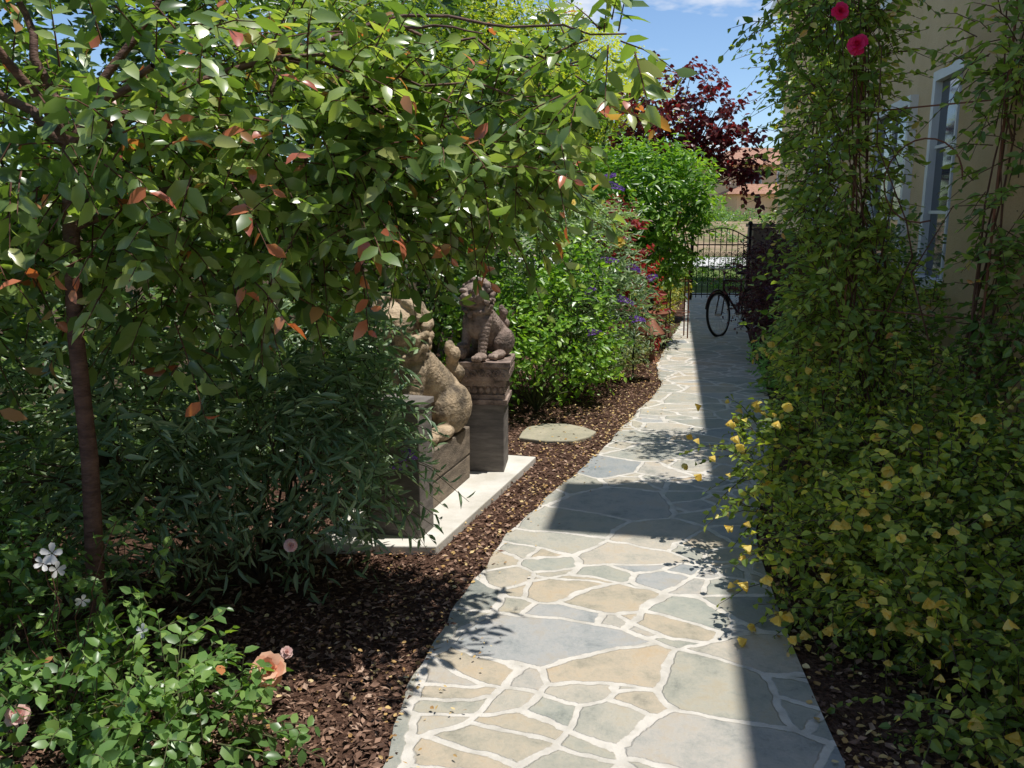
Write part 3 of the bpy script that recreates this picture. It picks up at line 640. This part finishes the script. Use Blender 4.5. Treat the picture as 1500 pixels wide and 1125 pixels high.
bigtree('honey_locust_tree',(1.2,16.5),(1.2,16.4,2.2),[(1.1,16.3,4.0,1.4,1.2,1.1,900),(2.3,16.6,3.4,1.0,1.0,.7,560),(.1,15.5,4.9,1.4,1.2,1.3,750),(2.0,16.5,2.6,1.2,1,.8,450)],.085,.42,12,.45,M['locust'],82,gap=-.5,freq=2.6,shell=.2,droop=.5,ldroop=.3)
bigtree('honey_locust_tree',(-.6,9.8),(-.5,9.8,2.4),[(-.2,9.6,3.4,.9,.9,.8,520),(.4,10.3,3.2,.7,.7,.6,400),(-1.2,8.6,3.4,.9,.9,.9,420)],.07,.42,11,.36,M['locust'],83,gap=-.3,freq=3,shell=.2,droop=.5,ldroop=.3)

# ------------------------------------------------------------------ right side plants
mb=MB()
bl=[(1.62,3.0,.42,.50,.5,.40,400),(1.75,3.7,.50,.62,.5,.42,440),(1.30,3.85,.42,.30,.4,.34,200),(2.1,2.9,.48,.5,.6,.45,320),(2.3,3.9,.60,.5,.5,.45,260),(1.75,4.5,.5,.4,.4,.42,200),(1.45,2.6,.24,.30,.3,.24,190),(2.0,2.3,.3,.4,.3,.3,200),(1.28,3.1,.22,.22,.5,.22,190),(1.55,2.25,.16,.28,.25,.16,120),(1.35,2.4,.10,.18,.25,.10,60)]
P=foliage(mb,bl,.044,.72,8,.20,M['abut'],M['twig'],1,seed=91,shell=.35,droop=.35,ldroop=.3,gap=-.8,freq=7,twm=3,yel=.035,nj=.7)
limbs(mb,(1.8,3.3,0),P[rng.integers(0,len(P),60)],.007,.002,M['twig'],7,.12,.04,4)
nf_=420
sel=P[(P[:,0]<2.3)];sel=sel[rng.integers(0,len(sel),nf_)]
c=np.array([1.8,3.4,.35]);o=norm(sel-c)
fp=sel+o*rng.uniform(.12,.27,(nf_,1));fp[:,2]=np.maximum(fp[:,2],.05)
flowers(mb,fp,norm(o*.4+rng.normal(0,.3,(nf_,3))+[-.2,-.3,-.6]),rng.uniform(.022,.040,nf_),M['f_yellow'],5,.5,.8,.5,.1)
mb.build('flowering_maple_bush')

mb=MB()
def rod(p,r=.006): tubes(mb,np.array(p,float),r,M['rust'],6)
for (x,y) in[(1.78,4.55),(2.22,4.0),(1.98,5.75)]: rod([[x,y,0],[x,y,2.9]],.007)
t=np.linspace(0,math.pi,14);rod(np.stack([2.0-.22*np.cos(t),4.27+.275*np.cos(t),2.9+.3*np.sin(t)],-1),.007)
for z in(1.1,2.1): rod([[1.78,4.55,z],[2.22,4.0,z]],.004)
t=np.linspace(0,1.6*math.pi,20)
for z in(1.75,): rod(np.stack([2.0+.12*np.cos(t),4.27-.15*np.cos(t),z+.2*np.sin(t)],-1),.004)
mb.build('iron_trellis')
mb=MB()
bl=[(1.72,4.6,2.0,.22,.22,.75,320),(1.62,4.55,2.75,.28,.25,.4,190),(1.78,4.6,1.25,.28,.25,.4,190),(2.28,3.95,1.7,.15,.2,.8,150),(2.25,3.8,2.3,.28,.3,.25,90),(1.95,5.75,1.7,.13,.2,.9,140),(1.92,5.7,2.6,.32,.3,.4,120),(2.0,4.7,.95,.40,.35,.28,220),(1.95,5.3,.8,.3,.4,.4,160),(2.35,3.8,1.1,.2,.3,.4,110)]
P=foliage(mb,bl,.062,.56,7,.24,M['vine'],M['redtwig'],1,seed=95,shell=.05,droop=.35,up=.3,red=.06,ldroop=.3,tw_r=.002,twm=3,nj=.7)
for (x,y) in[(1.78,4.55),(2.22,4.0),(1.98,5.75)]:
    for i in range(4):
        z=np.linspace(0,2.8+rng.uniform(-.4,.3),14);ph=rng.uniform(0,6);w=.07
        tubes(mb,np.stack([x+w*np.sin(z*2.3+ph)+rng.normal(0,.01,14),y+w*np.cos(z*1.9+ph),z],-1),np.linspace(.008,.003,14)[None],M['redtwig'],5)
limbs(mb,(2.0,4.4,.1),P[rng.integers(0,len(P),14)],.006,.002,M['redtwig'],9,.1,.05,4)
rose(mb,(1.58,4.12,2.35),.042,M['f_pink'],(-.5,-.6,.1));rose(mb,(1.50,4.15,2.50),.036,M['f_pink'],(-.3,-.8,0))
mb.build('climbing_rose')
mb=MB()
P=foliage(mb,[(2.85,9.3,.85,.40,.5,.50,400),(3.15,10.2,.85,.30,.5,.55,240),(2.75,8.6,.5,.28,.35,.35,140)],.05,.5,9,.22,M['loro'],None,1,seed=96,shell=.15,droop=.5)
limbs(mb,(3.0,9.4,0),P[rng.integers(0,len(P),26)],.008,.003,M['redtwig'],6,.1,.03,4);mb.build('loropetalum_shrub')
mb=MB()
foliage(mb,[(2.5,7.6,.25,.28,.35,.28,180),(2.45,6.6,.35,.3,.4,.35,220),(2.2,5.7,.35,.3,.4,.38,220),(2.85,7.8,.6,.35,.4,.5,220)],.058,.38,9,.16,M['fern'],None,1,seed=97,shell=.1,up=.7)
rose(mb,(2.52,7.35,.98),.05,M['f_yellow']);panicle(mb,(2.50,7.35,.80),(0,0,1),.22,M['f_yellow'],150)
mb.build('border_shrub')
mb=MB()
foliage(mb,[(3.3,8.2,.9,.4,.6,.8,300),(3.75,10.0,.8,.4,.8,.75,300),(4.1,12.2,.6,.4,.9,.55,280),(4.5,14.0,.5,.4,.8,.5,200),(2.75,6.2,.8,.3,.5,.8,240)],.06,.5,8,.2,M['hedge'],None,1,seed=98,shell=.3);mb.build('foundation_hedge')
mb=MB();n=16;base=np.tile([2.0,5.55,0.],(n,1));a=rng.uniform(2.0,5.0,n)
tip=base+np.stack([np.cos(a)*rng.uniform(.15,.4,n),np.sin(a)*rng.uniform(.15,.4,n),rng.uniform(.25,.5,n)],-1)
limbs(mb,base,tip,.009,.002,M['flax'],9,.35,.01,4);mb.build('flax_plant')

# ------------------------------------------------------------------ light, world, camera
EL_=74
w=bpy.data.worlds.new("World");scene.world=w;w.use_nodes=True;nt=w.node_tree;N=nt.nodes;Lk=nt.links
bg=N['Background'];sky=N.new('ShaderNodeTexSky');sky.sky_type='NISHITA';sky.sun_disc=False
sky.sun_elevation=math.radians(EL_);sky.sun_rotation=math.radians(90);sky.air_density=.9;sky.dust_density=.1;sky.ozone_density=5
tc=N.new('ShaderNodeTexCoord');mp=N.new('ShaderNodeMapping');mp.inputs['Scale'].default_value=(3,3,8);mp.inputs['Location'].default_value=(.3,0,.2);Lk.new(tc.outputs['Generated'],mp.inputs[0])
nz=N.new('ShaderNodeTexNoise');nz.inputs['Scale'].default_value=2.2;nz.inputs['Detail'].default_value=5;nz.inputs['Roughness'].default_value=.55;Lk.new(mp.outputs[0],nz.inputs['Vector'])
r=ramp(nt,[(.56,(0,0,0)),(.68,(.85,.85,.85))],nz.outputs['Fac'])
mx=N.new('ShaderNodeMix');mx.data_type='RGBA';Lk.new(r.outputs[0],mx.inputs[0]);Lk.new(sky.outputs[0],mx.inputs[6]);mx.inputs[7].default_value=(6.5,6.6,6.8,1)
Lk.new(mx.outputs[2],bg.inputs[0]);bg.inputs[1].default_value=.15
sd=bpy.data.lights.new('sun','SUN');sd.energy=5.0;sd.angle=math.radians(.5);sd.color=(1,.96,.90)
so=bpy.data.objects.new('sun',sd);scene.collection.objects.link(so);so.rotation_euler=(0,math.radians(90-EL_),0)
cd=bpy.data.cameras.new('camera');cam=bpy.data.objects.new('camera',cd);scene.collection.objects.link(cam)
cam.location=(0,0,1.6);cam.rotation_euler=(math.radians(90-11.4),0,0);cd.lens=29.95;cd.sensor_width=36;cd.clip_end=2000;cd.clip_start=.05
scene.camera=cam
scene.view_settings.view_transform='Standard';scene.view_settings.look='None';scene.view_settings.exposure=0
print('objects',len(bpy.data.objects),'polys',sum(len(o.data.polygons) for o in bpy.data.objects if o.type=='MESH'))
